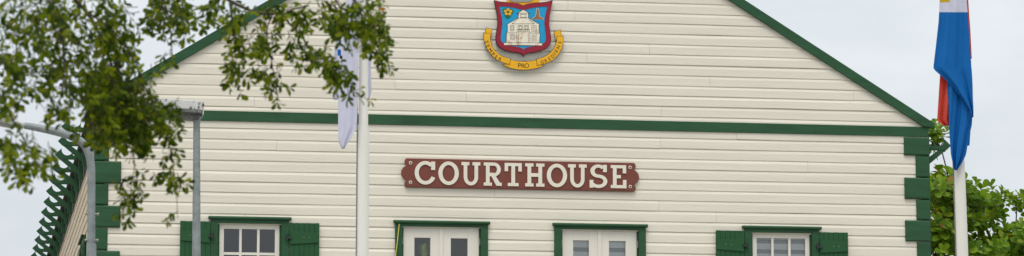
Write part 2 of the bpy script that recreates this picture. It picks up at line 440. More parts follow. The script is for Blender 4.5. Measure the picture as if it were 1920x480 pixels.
def make_window(kind):
    w = casing(.585, WW, 7.094, 5.74, .622).build('window', M['trim'], house, bevel=.003)
    b = MB(); t = .068; hx = .451
    b.frame(*ring(-hx, hx, 5.745, 6.979, t), .004, .05)
    pw = (2*hx-2*t-2*.038)/3; rects = []
    zt = 6.979-t; ph = .352
    for c in range(2):
        x = -hx+t+pw*(c+1)+.038*c; b.box(x, x+.038, .0065, .045, 5.745+t, zt)
    for r_ in range(3):
        if r_: b.box(-hx+t, hx-t, .0095, .042, zt-r_*ph-(r_-1)*.04-.04, zt-r_*ph-(r_-1)*.04)
    rects.append((-hx+t, hx-t, 5.745+t, zt))
    b.build('sash', M['white'], w, bevel=.003, fix=True)
    pane_mesh(rects, .027).build('pane', M['glass'], w)
    room(.9, 5.2, 7.3).build('interior', M['room'], w)
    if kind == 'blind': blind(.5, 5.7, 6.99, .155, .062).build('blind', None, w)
    for sg in (-1, 1):
        s_ = shutter_mesh(sg).build('shutter', M['shutter'], w, bevel=.0025, loc=(sg*.589, -.040, 0), fix=True)
        s_.rotation_euler.z = sg*R(-1.5)
        h = MB(); h.box(min(sg*.535, sg*.625), max(sg*.535, sg*.625), -.112, -.066, 6.765, 6.795)
        h.tube([(sg*.556, -.105, 6.74), (sg*.556, -.105, 6.835)], .014, 8)
        h.build('hinge', M['iron'], w)
        for dx in (.22, .30):
            q = MB(); q.tube([(sg*(.589+dx), -.082, 6.79), (sg*(.589+dx), -.098, 6.79)], [.011, .007], 8); q.build('bolt', M['bolt'], w)
    return w
w1 = make_window('dark'); w1.location = (near(WINS[0], 0, -.05)[0], 0, 0)
w2 = make_window('blind'); w2.location = (near(WINS[1], 0, -.05)[0], 0, 0)
for yc, _ in SIDEW: copy_part(w1, house, (-HW+.02, yc, 0), -math.pi/2)

def make_door(kind):
    d = casing(.708, DW, 7.083, 4.86, .735, sill=False).build('door', M['trim'], house, bevel=.003)
    hx = .577
    for sg in (-1, 1):
        b = MB(); x0, x1 = (-hx, -.004) if sg < 0 else (.004, hx)
        g0, g1 = (-.408, -.165) if sg < 0 else (.148, .405)
        b.box(x0, g0, .002, .045, 4.87, 6.978); b.box(g1, x1, .002, .045, 4.87, 6.978)
        b.box(g0, g1, .0025, .0445, 6.825, 6.977); b.box(g0, g1, .0025, .0445, 4.871, 5.75)
        if sg < 0: b.box(-.03, .03, -.012, .001, 4.88, 6.974)
        b.build('door_leaf', M['white'], d, bevel=.003)
        pane_mesh([(g0, g1, 5.75, 6.825)], .026).build('pane', M['glass'], d)
        h = MB(); xh = sg*.588
        h.tube([(xh, -.026, 6.72), (xh, -.026, 6.83)], .010, 8); h.build('hinge', M['bolt'], d)
    room(1.0, 4.8, 7.3).build('interior', M['room'], d)
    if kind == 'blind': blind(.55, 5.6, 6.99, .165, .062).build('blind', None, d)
    return d
d1 = make_door('dark'); d1.location = (near(DOORS[0], 0, -.05)[0], 0, 0)
d2 = make_door('blind'); d2.location = (near(DOORS[1], 0, -.05)[0], 0, 0)

# plants seen through the glass
def leaf_pts(L, W, fold=.12, droop=.0):
    pr = [(0, 0), (.22, .42), (.5, .86), (.75, 1.0), (.92, .62), (1, 0)]
    mid = [Vector((0, t*L, -droop*t*t*L)) for t, _ in pr]
    vs = list(mid); li = []; ri = []
    for k in range(1, 5):
        t, w = pr[k]
        vs.append(mid[k]+Vector((-w*W/2, 0, fold*w*W))); li.append(len(vs)-1)
        vs.append(mid[k]+Vector((w*W/2, 0, fold*w*W))); ri.append(len(vs)-1)
    fs = [(0, 1, li[0]), (0, ri[0], 1)]
    for k in range(3): fs += [(k+1, k+2, li[k+1], li[k]), (k+1, ri[k], ri[k+1], k+2)]
    fs += [(4, 5, li[3]), (4, ri[3], 5)]
    return vs, fs
def add_leaf(mb, pos, d, up, L, W, fold=.15, droop=0.):
    d = d.normalized(); s_ = d.cross(up)
    if s_.length < 1e-4: s_ = d.cross(Vector((1, .3, 0)))
    s_.normalize(); n_ = s_.cross(d)
    vs, fs = leaf_pts(L, W, fold, droop)
    mb.add([pos+s_*v.x+d*v.y+n_*v.z for v in vs], fs, True)
hp = empty('houseplant', at(795, 503, .115))
tag(hp, 'pale green leafy houseplant just inside the glass of the left door', 'plant')
b = MB(); base = Vector((0, 0, -.2)); rnd = random.Random(5)
for k in range(44):
    z = .04+.30*k/44; a = rnd.uniform(0, 6.28)
    add_leaf(b, Vector((0, 0, z-.06)), Vector((math.cos(a)*.22, math.sin(a)*.16, 1.0)), Vector((math.cos(a), math.sin(a), .1)), .11, .06)
for k in range(9):
    a = rnd.uniform(0, 6.28); b.tube([(0, 0, 0), (math.cos(a)*.06, math.sin(a)*.04, .2), (math.cos(a)*.17, math.sin(a)*.05, .30+.1*rnd.random())], .0022, 4)
b.build('foliage', M['houseleaf'], hp)
b = MB(); b.tube([(0, 0, -.30), (0, 0, -.08)], [.05, .06], 14); b.build('pot', M['rust'], hp)
vn = empty('hanging_plant', at(424, 424, .085))
tag(vn, 'dark trailing plant hanging behind the upper left pane of the left window', 'plant')
b = MB(); p = [(0, 0, 0), (.03, 0, -.06), (.09, 0, -.13), (.10, .01, -.24)]; b.tube(p, .005, 5); rnd = random.Random(2)
for k in range(9):
    t = k/9*3; i = int(t); q = Vector(p[i]).lerp(Vector(p[i+1]), t-i)
    add_leaf(b, q, Vector((rnd.uniform(-1, 1), rnd.uniform(-.3, .3), -1)), Vector((0, -1, .2)), .075, .028)
b.build('foliage', M['vine'], vn)
b = MB(); p0 = at(748.5, 420, -.085); p1 = at(740, 492, -.13); p2 = at(737, 545, -.14)
b.tube([p0, p0.lerp(p1, .5)+Vector((.004, 0, 0)), p1, p2], .0075, 6); b.use(M['straw'])
o = b.build('cord', M['straw']); tag(o, 'thin yellow cord slanting down the green frame of the left door', 'cord')

# ------------------------------------------------------------------ COURTHOUSE sign
SY = -.075
sc = near(.004, 7.813, SY); sgn = empty('wooden_sign', (sc[0], SY, sc[1]))
tag(sgn, 'long oxide red COURTHOUSE board with scalloped ends and cream letters', 'sign')
W2, H2 = 1.766, .219
def arc(cx, cz, r, a0, a1, n): return [(cx+r*math.cos(R(a0+(a1-a0)*k/n)), cz+r*math.sin(R(a0+(a1-a0)*k/n))) for k in range(n+1)]
rt = [(W2-.006, -H2)]+arc(W2-.04, -H2+.048, .055, -55, 50, 6)+arc(W2-.045, 0, .112, -66, 66, 14)+arc(W2-.04, H2-.048, .055, -50, 55, 6)+[(W2-.006, H2)]
lf = [(-x, -z) for x, z in rt]
b = MB(); b.prism(rt+lf, 0, .045, chamfer=.007); b.build('board', M['sign'], sgn)
K = .00823  # metres per photograph pixel on the sign
LT = MB()
def lpoly(poly, x, lvl): LT.prism([((x+px)*K, (py-21.5)*K) for px, py in poly], -.016-lvl*.0012, .001)
def lrect(x, x0, y0, x1, y1, lvl=0): lpoly([(x0, y0), (x1, y0), (x1, y1), (x0, y1)], x, lvl)
def lring(x, cx, cy, rx, ry, tx, ty, a0, a1, lvl=1, n=30):
    for k in range(n):
        p, q = R(a0+(a1-a0)*k/n), R(a0+(a1-a0)*(k+1)/n)
        lpoly([(cx+rx*math.cos(p), cy+ry*math.sin(p)), (cx+rx*math.cos(q), cy+ry*math.sin(q)), (cx+(rx-tx)*math.cos(q), cy+(ry-ty)*math.sin(q)), (cx+(rx-tx)*math.cos(p), cy+(ry-ty)*math.sin(p))], x, lvl)
def gC(x):
    lring(x, 20, 21.5, 20, 21.8, 7.6, 6.5, 48, 335, 1); lrect(x, 30.5, 27, 38, 42.5, 0)
def gO(x): lring(x, 19, 21.5, 19, 21.8, 7.6, 6.5, 0, 360, 1, 44)
def gU(x):
    lrect(x, 0, 37.0, 14.5, 43, 0); lrect(x, 20.5, 37.0, 35, 43, 0)
    lrect(x, 4.0, 15, 10.7, 38, 1); lrect(x, 24.2, 15, 30.9, 38, 1); lring(x, 17.5, 15.2, 13.4, 15.4, 6.7, 6.3, 180, 360, 2, 18)
def gR(x):
    lrect(x, 4.0, 3, 10.9, 40, 1); lrect(x, 0, 0, 15, 5.8, 0); lrect(x, 0, 37.2, 19, 43, 0); lrect(x, 10, 17.5, 19, 24, 0)
    lring(x, 19, 30.25, 12.6, 12.75, 7.0, 5.7, -90, 90, 2, 18); lpoly([(13.5, 19), (21.5, 19), (30.5, 5), (30, 0), (23.5, 0)], x, 1.5); lrect(x, 24, 0, 33.5, 5.8, .6)
def gT(x):
    lrect(x, 0, 37.2, 32, 43, 0); lrect(x, 0, 27.5, 6.4, 38, 1); lrect(x, 25.6, 27.5, 32, 38, 1); lrect(x, 12.5, 3, 19.5, 38, 1); lrect(x, 6, 0, 26, 5.8, 0)
def gH(x):
    for a in (0, 20.5):
        lrect(x, a, 0, a+15.5, 5.8, 0); lrect(x, a, 37.2, a+15.5, 43, 0); lrect(x, a+4.2, 3, a+11.2, 40, 1)
    lrect(x, 10, 18.2, 26, 24.8, 0)
def gS(x):
    lring(x, 16.5, 31.2, 15, 12.3, 7.8, 5.8, 35, 270, 1, 24); lring(x, 16.5, 12.2, 16.8, 12.5, 7.2, 6.0, -150, 90, 2, 24)
    lrect(x, 25.5, 29.5, 32.5, 43, 0); lrect(x, 0, 0, 7, 14.5, 0)
def gE(x):
    lrect(x, 4.0, 3, 10.9, 40, 1); lrect(x, 0, 37.2, 29, 43, 0); lrect(x, 0, 0, 29.5, 5.8, 0); lrect(x, 22.6, 28, 29, 38, 1); lrect(x, 23, 5, 29.5, 15.5, 1)
    lrect(x, 10, 18.5, 19, 24.5, 0)
x0 = 977.3
for g, px in ((gC, 779), (gO, 823), (gU, 866), (gR, 907.5), (gT, 946.5), (gH, 985), (gO, 1025.5), (gU, 1065.5), (gS, 1106), (gE, 1146)): g((px-x0)*1.0)
LT.build('lettering', M['letter'], sgn, fix=True)
for sx in (-1, 1):
    for sz in (-1, 1):
        b = MB(); x = sx*(W2-.073); z = sz*.148
        b.use(M['letter']); b.tube([(x, .002, z), (x, -.010, z)], [.028, .022], 14); b.use(M['iron']); b.tube([(x, -.008, z), (x, -.014, z)], .014, 6)
        b.build('screw', None, sgn)

# ------------------------------------------------------------------ coat of arms
AY = -.085
c0 = at(981.5, 60, AY); arms = empty('coat_of_arms', c0)
tag(arms, 'painted crimson and blue shield with gold motto ribbon on the gable', 'coat of arms')
def A(u, v): p = at(890+u/3.4286, v/3.4286, AY); return (p.x-c0.x, p.z-c0.z)
def B(u, v): p = at(940+u/6, 20+v/6, AY); return (p.x-c0.x, p.z-c0.z)
def smooth(pts, it=1):
    for _ in range(it):
        o = []
        for i in range(len(pts)):
            p, q = pts[i], pts[(i+1) % len(pts)]
            o.append(p); o.append(((p[0]+q[0])/2, (p[1]+q[1])/2))
        pts = o
    return pts
half = [(310, 37), (280, 25), (240, 18.5), (200, 17), (160, 12), (127, 4), (139, 55), (149, 110), (150, 160), (143, 200), (137, 240), (139, 270), (150, 294), (170, 311), (200, 324), (240, 333), (280, 338), (302, 346), (314, 360)]
outer = [A(u, v) for u, v in half]+[A(626-u, v+1) for u, v in half[-2:0:-1]]
hi = [(310, 66), (285, 58), (245, 48), (205, 43), (180, 42), (157, 42), (165, 75), (173, 110), (177, 150), (172, 190), (166, 235), (168, 262), (184, 281), (205, 291), (235, 297), (270, 302), (290, 305), (304, 312), (315, 323)]
inner = [A(u, v) for u, v in hi]+[A(624-u, v+1) for u, v in hi[-2:0:-1]]
b = MB(); b.frame(outer, inner, -.018, .02); b.build('shield_border', M['crimson'], arms, fix=True)
b = MB(); b.prism(offset(outer, .007), -.004, .03); b.build('shield_backing', M['black'], arms, fix=True)
b = MB(); b.prism(inner, -.009, .015); b.build('shield_field', M['azure'], arms, fix=True)
# crest above the shield: half sun and bird
b = MB()
b.prism([A(310+106*math.cos(R(a)), 22-96*math.sin(R(a))) for a in range(-8, 189, 7)], -.002, .012); b.build('sun_crest', M['gold'], arms, fix=True)
b = MB()
b.prism([A(*q) for q in [(222, 6), (250, 11), (290, 15), (330, 14), (368, 8), (385, -14), (352, -22), (330, -52), (300, -62), (292, -38), (262, -20), (232, -14)]], -.012, -.003); b.build('bird_crest', M['grey_enamel'], arms, fix=True)
# courthouse emblem
b = MB()
sil = [(28, 366), (55, 362), (60, 262), (58, 246), (70, 243), (70, 168), (62, 160), (190, 84), (195, 32), (184, 30), (245, -6), (306, 30), (299, 32), (300, 84), (428, 162), (418, 168), (418, 246), (432, 258), (430, 270), (424, 362), (452, 366), (456, 393), (28, 388)]
b.prism([B(*q) for q in sil], -.020, -.008); b.build('house_emblem', M['emblem'], arms, fix=True)
b = MB(); b.prism(offset([B(*q) for q in sil], .008), -.014, -.0085); b.build('emblem_outline', M['black'], arms, fix=True)
b = MB()
def erect(x0, z0, x1, z1, t=3.2):
    b.frame([B(x0, z0), B(x1, z0), B(x1, z1), B(x0, z1)], [B(x0+t, z0+t), B(x1-t, z0+t), B(x1-t, z1-t), B(x0+t, z1-t)], -.0225, -.019)
def eline(x0, z0, x1, z1, t=1.9):
    d = Vector((x1-x0, z1-z0)).normalized(); n_ = Vector((-d.y, d.x))*t
    b.prism([B(x0+n_.x, z0+n_.y), B(x1+n_.x, z1+n_.y), B(x1-n_.x, z1-n_.y), B(x0-n_.x, z0-n_.y)], -.0224, -.019)
for r_ in [(97, 165, 141, 230), (338, 170, 392, 236), (97, 268, 145, 332), (340, 275, 392, 345), (184, 168, 238, 216), (254, 168, 306, 216)]:
    erect(*r_); mx, mz = (r_[0]+r_[2])/2, (r_[1]+r_[3])/2
    erect(mx-13, mz-18, mx+13, mz+18, 3)
for k in range(6): erect(173+k*25, 212, 191+k*25, 244, 3)
for x in (172, 190, 300, 318): eline(x, 250, x, 360)
eline(115, 150, 370, 150); eline(115, 150, 186, 92); eline(300, 92, 370, 150); eline(190, 84, 300, 84); eline(60, 252, 172, 252); eline(318, 252, 430, 256); eline(190, 30, 302, 30); eline(30, 362, 452, 364)
erect(212, 42, 278, 78, 4)
b.build('emblem_line', M['drawn'], arms, fix=True)
b = MB(); rr = random.Random(4)
for a in (20, 150, 265): 
    c = A(213, 82); d = (math.cos(R(a)), math.sin(R(a)))
    tip = (c[0]+d[0]*.098, c[1]+d[1]*.098); n_ = (-d[1]*.05, d[0]*.05)
    m_ = (c[0]+d[0]*.05, c[1]+d[1]*.05)
    b.prism([c, (m_[0]+n_[0], m_[1]+n_[1]), tip, (m_[0]-n_[0], m_[1]-n_[1])], -.014-a*.00001, -.008)
b.build('leaf_emblem', M['leaf_enamel'], arms, fix=True)
b = MB(); c = A(213, 78)
for k in range(5):
    a = R(90+72*k); b.prism([(c[0]+.044*math.cos(a)+.024*math.cos(R(j)), c[1]+.036*math.sin(a)+.021*math.sin(R(j))) for j in range(0, 360, 30)], -.018-k*.0007, -.013)
b.build('flower_emblem', M['gold'], arms, fix=True)
b = MB(); b.prism([A(*q) for q in [(372, 124), (372, 119), (392, 106), (399, 60), (404, 53), (409, 60), (416, 106), (440, 119), (440, 124)]], -.016, -.008)
b.build('monument_emblem', M['rust'], arms, fix=True)
b = MB(); b.prism(offset([A(*q) for q in [(372, 124), (372, 119), (392, 106), (399, 60), (404, 53), (409, 60), (416, 106), (440, 119), (440, 124)]], .005), -.012, -.0085); b.build('emblem_outline', M['emblem'], arms, fix=True)
# motto ribbon
rib = [
 ([(76, 180), (112, 189), (104, 236), (97, 249), (80, 232), (68, 214)], .004),
 ([(57, 214), (97, 217), (98, 250), (106, 288), (126, 324), (158, 353), (190, 369), (227, 377), (223, 413), (186, 405), (145, 387), (105, 352), (74, 306), (60, 260)], -.010),
 ([(552, 193), (511, 204), (522, 262), (530, 238), (557, 235)], .004),
 ([(531, 234), (568, 236), (565, 285), (556, 315), (538, 350), (502, 386), (452, 410), (402, 420), (398, 381), (440, 370), (475, 351), (504, 320), (524, 282)], -.010),
 ([(222, 384), (270, 394), (317, 397), (360, 394), (402, 386), (404, 412), (443, 424), (390, 440), (330, 448), (280, 447), (230, 437), (183, 418), (222, 410)], -.002)]
b = MB(); k_ = MB()
for i, (pl, y) in enumerate(rib):
    q = [A(*p) for p in pl]; b.prism(q, y-.006, y+.003); k_.prism(offset(q, .0062), y-.002-i*.0003, y+.012+i*.0004)
b.build('motto_ribbon', M['gold'], arms, fix=True); k_.build('ribbon_outline', M['black'], arms, fix=True)
def text_mesh(ch):
    cu = bpy.data.curves.new('glyph', 'FONT'); cu.body = ch; cu.size = 1; cu.align_x = 'CENTER'; cu.align_y = 'CENTER'; cu.offset = 0
    ob = bpy.data.objects.new('glyph', cu); COL.objects.link(ob)
    dg = bpy.context.evaluated_depsgraph_get(); me = ob.evaluated_get(dg).to_mesh()
    vs = [v.co.copy() for v in me.vertices]; fs = [tuple(p.vertices) for p in me.polygons]
    ob.evaluated_get(dg).to_mesh_clear(); bpy.data.objects.remove(ob); bpy.data.curves.remove(cu)
    return vs, fs
tx = MB()
def put_text(s_, places, size, y):
    for ch, (u, v, ang) in zip(s_, places):
        vs, fs = text_mesh(ch); c, s2 = math.cos(R(ang)), math.sin(R(ang)); p = A(u, v)
        zc = (max(q.y for q in vs)+min(q.y for q in vs))/2; xc = (max(q.x for q in vs)+min(q.x for q in vs))/2
        tx.add([(p[0]+size*((q.x-xc)*c-(q.y-zc)*s2), y, p[1]+size*((q.x-xc)*s2+(q.y-zc)*c)) for q in vs], fs)
put_text('SEMPER', [(76, 271, -75), (85, 298, -64), (100, 325, -50), (118, 350, -42), (138, 368, -32), (162, 382, -21)], .082, -.0185)
put_text('PRO', [(288, 421, -3), (311, 423, 0), (335, 422, 3)], .098, -.0105)
put_text('GREDIENS', [(434, 399, 14), (458, 391, 24), (480, 378, 33), (500, 361, 42), (513, 345, 52), (524, 328, 60), (536, 304, 68), (545, 274, 78)], .076, -.0185)
tx.build('motto_lettering', M['black'], arms)

# ------------------------------------------------------------------ flag poles and flags
def pole(name, pts, label):
    e = empty(name, (pts[0][0].x, pts[0][0].y, 0)); tag(e, label, 'flagpole', 'white flagpoles in front of the courthouse')
    o3 = Vector((pts[0][0].x, pts[0][0].y, 0))
    b = MB(); b.tube([p-o3 for p, r_ in pts], [r_ for p, r_ in pts], 28); b.build('shaft', M['pole'], e)
    b = MB(); t = pts[-1][0]-o3; b.tube([t+Vector((0, 0, dz)) for dz in (0, .02, .07, .12, .14)], [.03, .06, .075, .05, .01], 16); b.build('finial', M['gold'], e)
    b = MB(); f0 = pts[0][0]-o3; q1 = pts[1][0]-o3; rr_ = pts[0][1]; b.tube([f0+Vector((-rr_-.012, -.02, 1.2)), q1+Vector((-pts[1][1]-.004, -.02, 0)), t+Vector((-.062, -.02, 0))], .006, 6); b.build('halyard', M['rope'], e)
    b = MB(); b.tube([(0, 0, .12), (0, 0, .16), (0, 0, .2)], [.2, .2, .11], 20); b.build('base_plate', M['steel'], e)
    return e
PY = -15.0
s = 6290/35.6
pts = []
pb = at(681.3, 480, PY); ptop = at(681.3, 246, PY)
pts = [(Vector((ptop.x, PY, .12)), .066), (Vector((ptop.x, PY, ptop.z)), .0645), (Vector((ptop.x, PY, at(681, 234, PY).z)), .050), (Vector((ptop.x, PY, at(681, -95, PY).z)), .047)]
pole('flagpole', pts, 'stepped white flagpole with pale white flag, left of the COURTHOUSE sign')
a0, a1 = at(1803.6, 480, PY), at(1799, 350, PY); dr = (a1-a0)/(a1.z-a0.z)
pts = [(a0+dr*(.12-a0.z), .072), (a0, .0695), (a1, .0675), (a0+dr*(at(0, -120, PY).z+.2-a0.z), .055)]
pole('flagpole', pts, 'plain white flagpole with blue flag, right of the courthouse corner')

def drape(mb, rows, Y, amp, folds, ph, matfn, nx=26, ny=40, skew=.0, power=.8):
    """hanging cloth between a left and a right edge, pleated in depth; rows = (y, xl, xr)"""
    ys = [r_[0] for r_ in rows]; vs = []; 
    y0, y1 = ys[0], ys[-1]
    def edge(y):
        for i in range(len(rows)-1):
            if y <= rows[i+1][0]:
                t = (y-rows[i][0])/(rows[i+1][0]-rows[i][0]); return rows[i][1]+(rows[i+1][1]-rows[i][1])*t, rows[i][2]+(rows[i+1][2]-rows[i][2])*t
        return rows[-1][1:]
    grid = []
    for j in range(ny+1):
        t = j/ny; y = y0+(y1-y0)*t; xl, xr = edge(y)
        for i in range(nx+1):
            s_ = i/nx; a = 2*math.pi*(folds*(s_+skew*t)+ph)
            dd = amp*(.5+.5*t)*(math.sin(a)+.35*math.sin(2.3*a+1+2*t)); x = xl+(xr-xl)*s_
            p = at(x, y, Y+dd); vs.append(p); grid.append((x, y))
    n = nx+1
    for j in range(ny):
        for i in range(nx):
            q = [j*n+i, (j+1)*n+i, (j+1)*n+i+1, j*n+i+1]
            x = sum(grid[k][0] for k in q)/4; y = sum(grid[k][1] for k in q)/4
            mb.use(matfn(x, y)); mb._q = q
            mb.f.append([k+len(mb.v) for k in q]); mb.mi.append(mb.cur); mb.smooth.append(True)
    mb.v += [tuple(p) for p in vs]
def finish_flag(b, name, label, group):
    o3 = Vector(b.v[0]); b.v = [tuple(Vector(p)-o3) for p in b.v]
    o = b.build(name, None, None, loc=o3); m = o.modifiers.new('cloth', 'SOLIDIFY'); m.thickness = .004; m.offset = 0
    return tag(o, label, 'flag', group)
# right flag
b = MB()
blue = lambda x, y: M['flag_blue']
def upper(x, y):
    edge_y = 24.5
    if y < edge_y:
        if x < 1781 and y < 5: return M['flag_gold']
        return M['flag_white']
    return M['flag_blue']
drape(b, [(-110, 1774, 1806), (-40, 1766, 1810), (0, 1762, 1812.5), (40, 1760, 1815.5), (90, 1754.5, 1819), (127, 1750, 1821.5), (131, 1752, 1822), (145, 1768, 1823), (160, 1784, 1823.6), (185, 1803, 1824), (205, 1817, 1825), (220, 1823, 1825)], PY-.17, .022, 1.5, .1, upper, 30, 72, .12)
drape(b, [(145, 1775, 1822), (200, 1778.5, 1824), (235, 1779.5, 1822), (252, 1780.5, 1818), (290, 1783, 1811), (306, 1786.5, 1803), (319, 1790, 1794)], PY-.115, .034, 1.7, .35, blue, 30, 44, .35)
drape(b, [(215, 1806, 1823), (240, 1807, 1820), (273, 1807, 1817.5)], PY-.06, .02, .8, .0, blue, 10, 16, .3)
drape(b, [(120, 1763.5, 1790), (150, 1762, 1788), (200, 1759, 1785), (227, 1757, 1784), (236, 1770, 1783)], PY-.085, .03, 1.7, .6, lambda x, y: M['flag_red'], 20, 30, .1)
drape(b, [(-100, 1800, 1810), (0, 1806, 1815.2), (60, 1809, 1819.5), (110, 1812, 1822)], PY-.13, .01, .6, .2, lambda x, y: M['flag_red'], 8, 30, .0)
finish_flag(b, 'flag', 'blue, white and red flag hanging limp on the right flagpole', 'limp flags on the flagpoles')
# left flag
b = MB()
def lf_mat(x, y):
    if 632.5 < x < 640 and 92 < y < 102: return M['flag_blue']
    if 637 < x < 642 and 104 < y < 109: return M['flag_dark']
    return M['flag_white']
drape(b, [(-70, 662, 672), (0, 650, 672), (60, 637, 672), (90, 631, 672), (185, 634, 671), (240, 634, 668.5), (266, 634.5, 653.5), (279, 641.5, 645)], PY-.13, .014, 1.1, .2, lf_mat, 30, 60, .1)
drape(b, [(70, 628, 650), (130, 626, 648), (187, 625.5, 646)], PY-.05, .02, .9, .1, lambda x, y: M['flag_white'], 12, 20, .1)
drape(b, [(60, 684, 694), (150, 684, 696), (172, 684, 696.5), (187, 684, 692)], PY+.09, .02, .6, .4, lambda x, y: M['flag_white'], 10, 20, .1)
finish_flag(b, 'flag', 'pale white flag hanging limp on the left flagpole behind the leaves', 'limp flags on the flagpoles')

# ------------------------------------------------------------------ street lamps
LY = -20.0
base = at(171, 480, LY); lamp = empty('street_lamp', (base.x, LY, 0)); o3 = Vector((base.x, LY, 0))
tag(lamp, 'galvanised street lamp with curved arm and pale head, far left', 'street lamp')
def rel(x, y, dy=0): return at(x, y, LY+dy)-o3
b = MB()
ctrl = [(171, 480), (171, 400), (171.2, 330), (170.3, 308), (166.5, 289), (159.5, 274), (148.5, 263.5), (134, 256), (116, 250), (95, 244.5), (70, 239.5), (46, 235.5)]
pp = [Vector((0, 0, .1))]+[rel(*c) for c in ctrl]
def crom(P, m=6):
    o = []
    for i in range(len(P)-1):
        p0, p1, p2, p3 = P[max(i-1, 0)], P[i], P[i+1], P[min(i+2, len(P)-1)]
        for k in range(m):
            t = k/m; o.append(.5*((2*p1)+(p2-p0)*t+(2*p0-5*p1+4*p2-p3)*t*t+(3*p1-p0-3*p2+p3)*t**3))
    return o+[P[-1]]
pth = [pp[0], pp[1]]+crom(pp[1:])[1:]
b.tube(pth, [.036]*(len(pth)-12)+[.036-.006*k/11 for k in range(12)], 20); b.build('pole', M['steel'], lamp)
b = MB(); zc = rel(171, 457).z; b.tube([(0, 0, .1), (0, 0, zc-.02), (0, 0, zc)], [.06, .0445, .041], 20); b.build('sleeve', M['steel'], lamp)
for y in (401.5, 450.5):
    z = rel(171, y).z; b = MB(); b.tube([(-.062, -.01, z), (.062, -.01, z)], .007, 8); b.tube([(.045, -.01, z), (.062, -.01, z)], .013, 6); b.tube([(-.06, -.01, z), (-.046, -.01, z)], .012, 6); b.build('clamp_bolt', M['bolt'], lamp)
# head, lofted along its axis
b = MB(); secs = [(48, 236, .022, .024), (40, 234.5, .045, .034), (20, 229.5, .085, .042), (-15, 220, .125, .052), (-60, 207, .13, .055), (-110, 193, .11, .048), (-135, 187, .05, .02)]
n = 20; vs = []; fs = []
for (x, y, w, h) in secs:
    p = rel(x, y)
    for k in range(n):
        a = 2*math.pi*k/n; vs.append(p+Vector((math.sin(a)*h*.28, math.cos(a)*w, math.sin(a)*h)))
for i in range(len(secs)-1): fs += [(i*n+k, i*n+(k+1) % n, (i+1)*n+(k+1) % n, (i+1)*n+k) for k in range(n)]
fs += [tuple(range(n)), tuple((len(secs)-1)*n+k for k in range(n))]
b.add(vs, fs, True); b.build('lamp_head', M['lamp_head'], lamp, fix=True)
b = MB(); vs = []; fs = []
for (x, y, w, h) in secs[2:6]:
    p = rel(x, y)+Vector((0, 0, -h*.55))
    for k in range(n):
        a = 2*math.pi*k/n; vs.append(p+Vector((0, math.cos(a)*w*.8, math.sin(a)*h*.72)))
for i in range(3): fs += [(i*n+k, i*n+(k+1) % n, (i+1)*n+(k+1) % n, (i+1)*n+k) for k in range(n)]
fs += [tuple(range(n)), tuple(3*n+k for k in range(n))]
b.add(vs, fs, True); b.build('lens', M['lens'], lamp, fix=True)

LY2 = -8.0
base = at(368.3, 480, LY2); lamp = empty('street_lamp', (base.x, LY2, 0)); o3 = Vector((base.x, LY2, 0))
tag(lamp, 'galvanised street lamp with stained box head before the left shutters', 'street lamp')
zt = at(368, 224, LY2).z
b = MB(); b.tube([(0, 0, .1), at(368.2, 480, LY2)-o3, Vector((at(368.8, 228, LY2).x-o3.x, 0, zt))], [.062, .0535, .0425], 24); b.build('pole', M['steel'], lamp)
b = MB(); xx = at(368.8, 228, LY2).x-o3.x; zb = at(368, 231, LY2).z; b.tube([(xx, 0, zb), (xx, 0, zb+.01), (xx, 0, zt+.05)], [.046, .048, .053], 20); b.build('collar', M['steel'], lamp)
xe = at(377.5, 200, LY2).x-o3.x
tilt = Matrix.Rotation(R(2.6), 3, 'Y')
def tilted(bm_):
    c = Vector((xe, 0, zt+.008)); bm_.v = [tuple(c+tilt@(Vector(p)-c)) for p in bm_.v]; return bm_
z0 = zt+.008
b = MB(); b.box(xe-.86, xe, -.17, .17, z0+.088, z0+.205); tilted(b).build('housing', M['housing'], lamp, bevel=.008)
b = MB(); b.box(xe-.868, xe-.006, -.178, .178, z0+.048, z0+.087); b.box(xe-.862, xe-.012, -.166, .166, z0+.036, z0+.0475); tilted(b).build('rim', M['rim'], lamp, bevel=.003)
b = MB(); vs = [(xe-.80, -.13, z0+.035), (xe-.03, -.13, z0+.035), (xe-.03, .13, z0+.035), (xe-.80, .13, z0+.035), (xe-.62, -.10, z0-.02), (xe-.03, -.10, z0-.02), (xe-.03, .10, z0-.02), (xe-.62, .10, z0-.02)]
b.add(vs, [(0, 3, 2, 1), (4, 5, 6, 7), (0, 1, 5, 4), (1, 2, 6, 5), (2, 3, 7, 6), (3, 0, 4, 7)]); tilted(b).build('lens_bowl', M['rim'], lamp, bevel=.006, fix=True)
b = MB(); b.box(xe+.0015, xe+.018, -.16, .16, z0+.03, z0+.20); tilted(b).build('end_cap', M['housing'], lamp, bevel=.004)

# ------------------------------------------------------------------ trees
def rvec(r_): 
    while True:
        v = Vector((r_.uniform(-1, 1), r_.uniform(-1, 1), r_.uniform(-1, 1)))
        if .05 < v.length < 1: return v.normalized()
# near tree: fine olive-green leaves in whorls on drooping twigs
TY = -33.0
rnd = random.Random(21)
tb = at(-330, 240, TY+.8); tree = empty('leafy_tree', (tb.x, tb.y, 0)); o3 = Vector((tb.x, tb.y, 0))
tag(tree, 'small-leaved tree in front, its drooping branches crossing the upper left', 'tree')
wood = MB(); crown = MB()
def q(x, y, dy=0.): return at(x, y, TY+dy)-o3
fork = Vector((.1, 0, 3.3))
wood.tube([(0, 0, .05), (.03, 0, .4), (-.04, .03, 1.5), (.03, 0, 2.6), fork], [.24, .17, .145, .13, .12], 14)
limbs = []
def limb(P, r0, r1, m=5):
    P = crom([Vector(p) for p in P], m); n_ = len(P)
    wood.tube(P, [r0+(r1-r0)*(k/(n_-1))**.7 for k in range(n_)], 8 if r0 > .02 else 6); limbs.append((P, r0)); return P
top = [q(-170, -160), q(0, -210), q(200, -190, .2), q(400, -130, .3), q(600, -120, .4), q(720, -90, .5)]
limb([fork]+top, .085, .012)
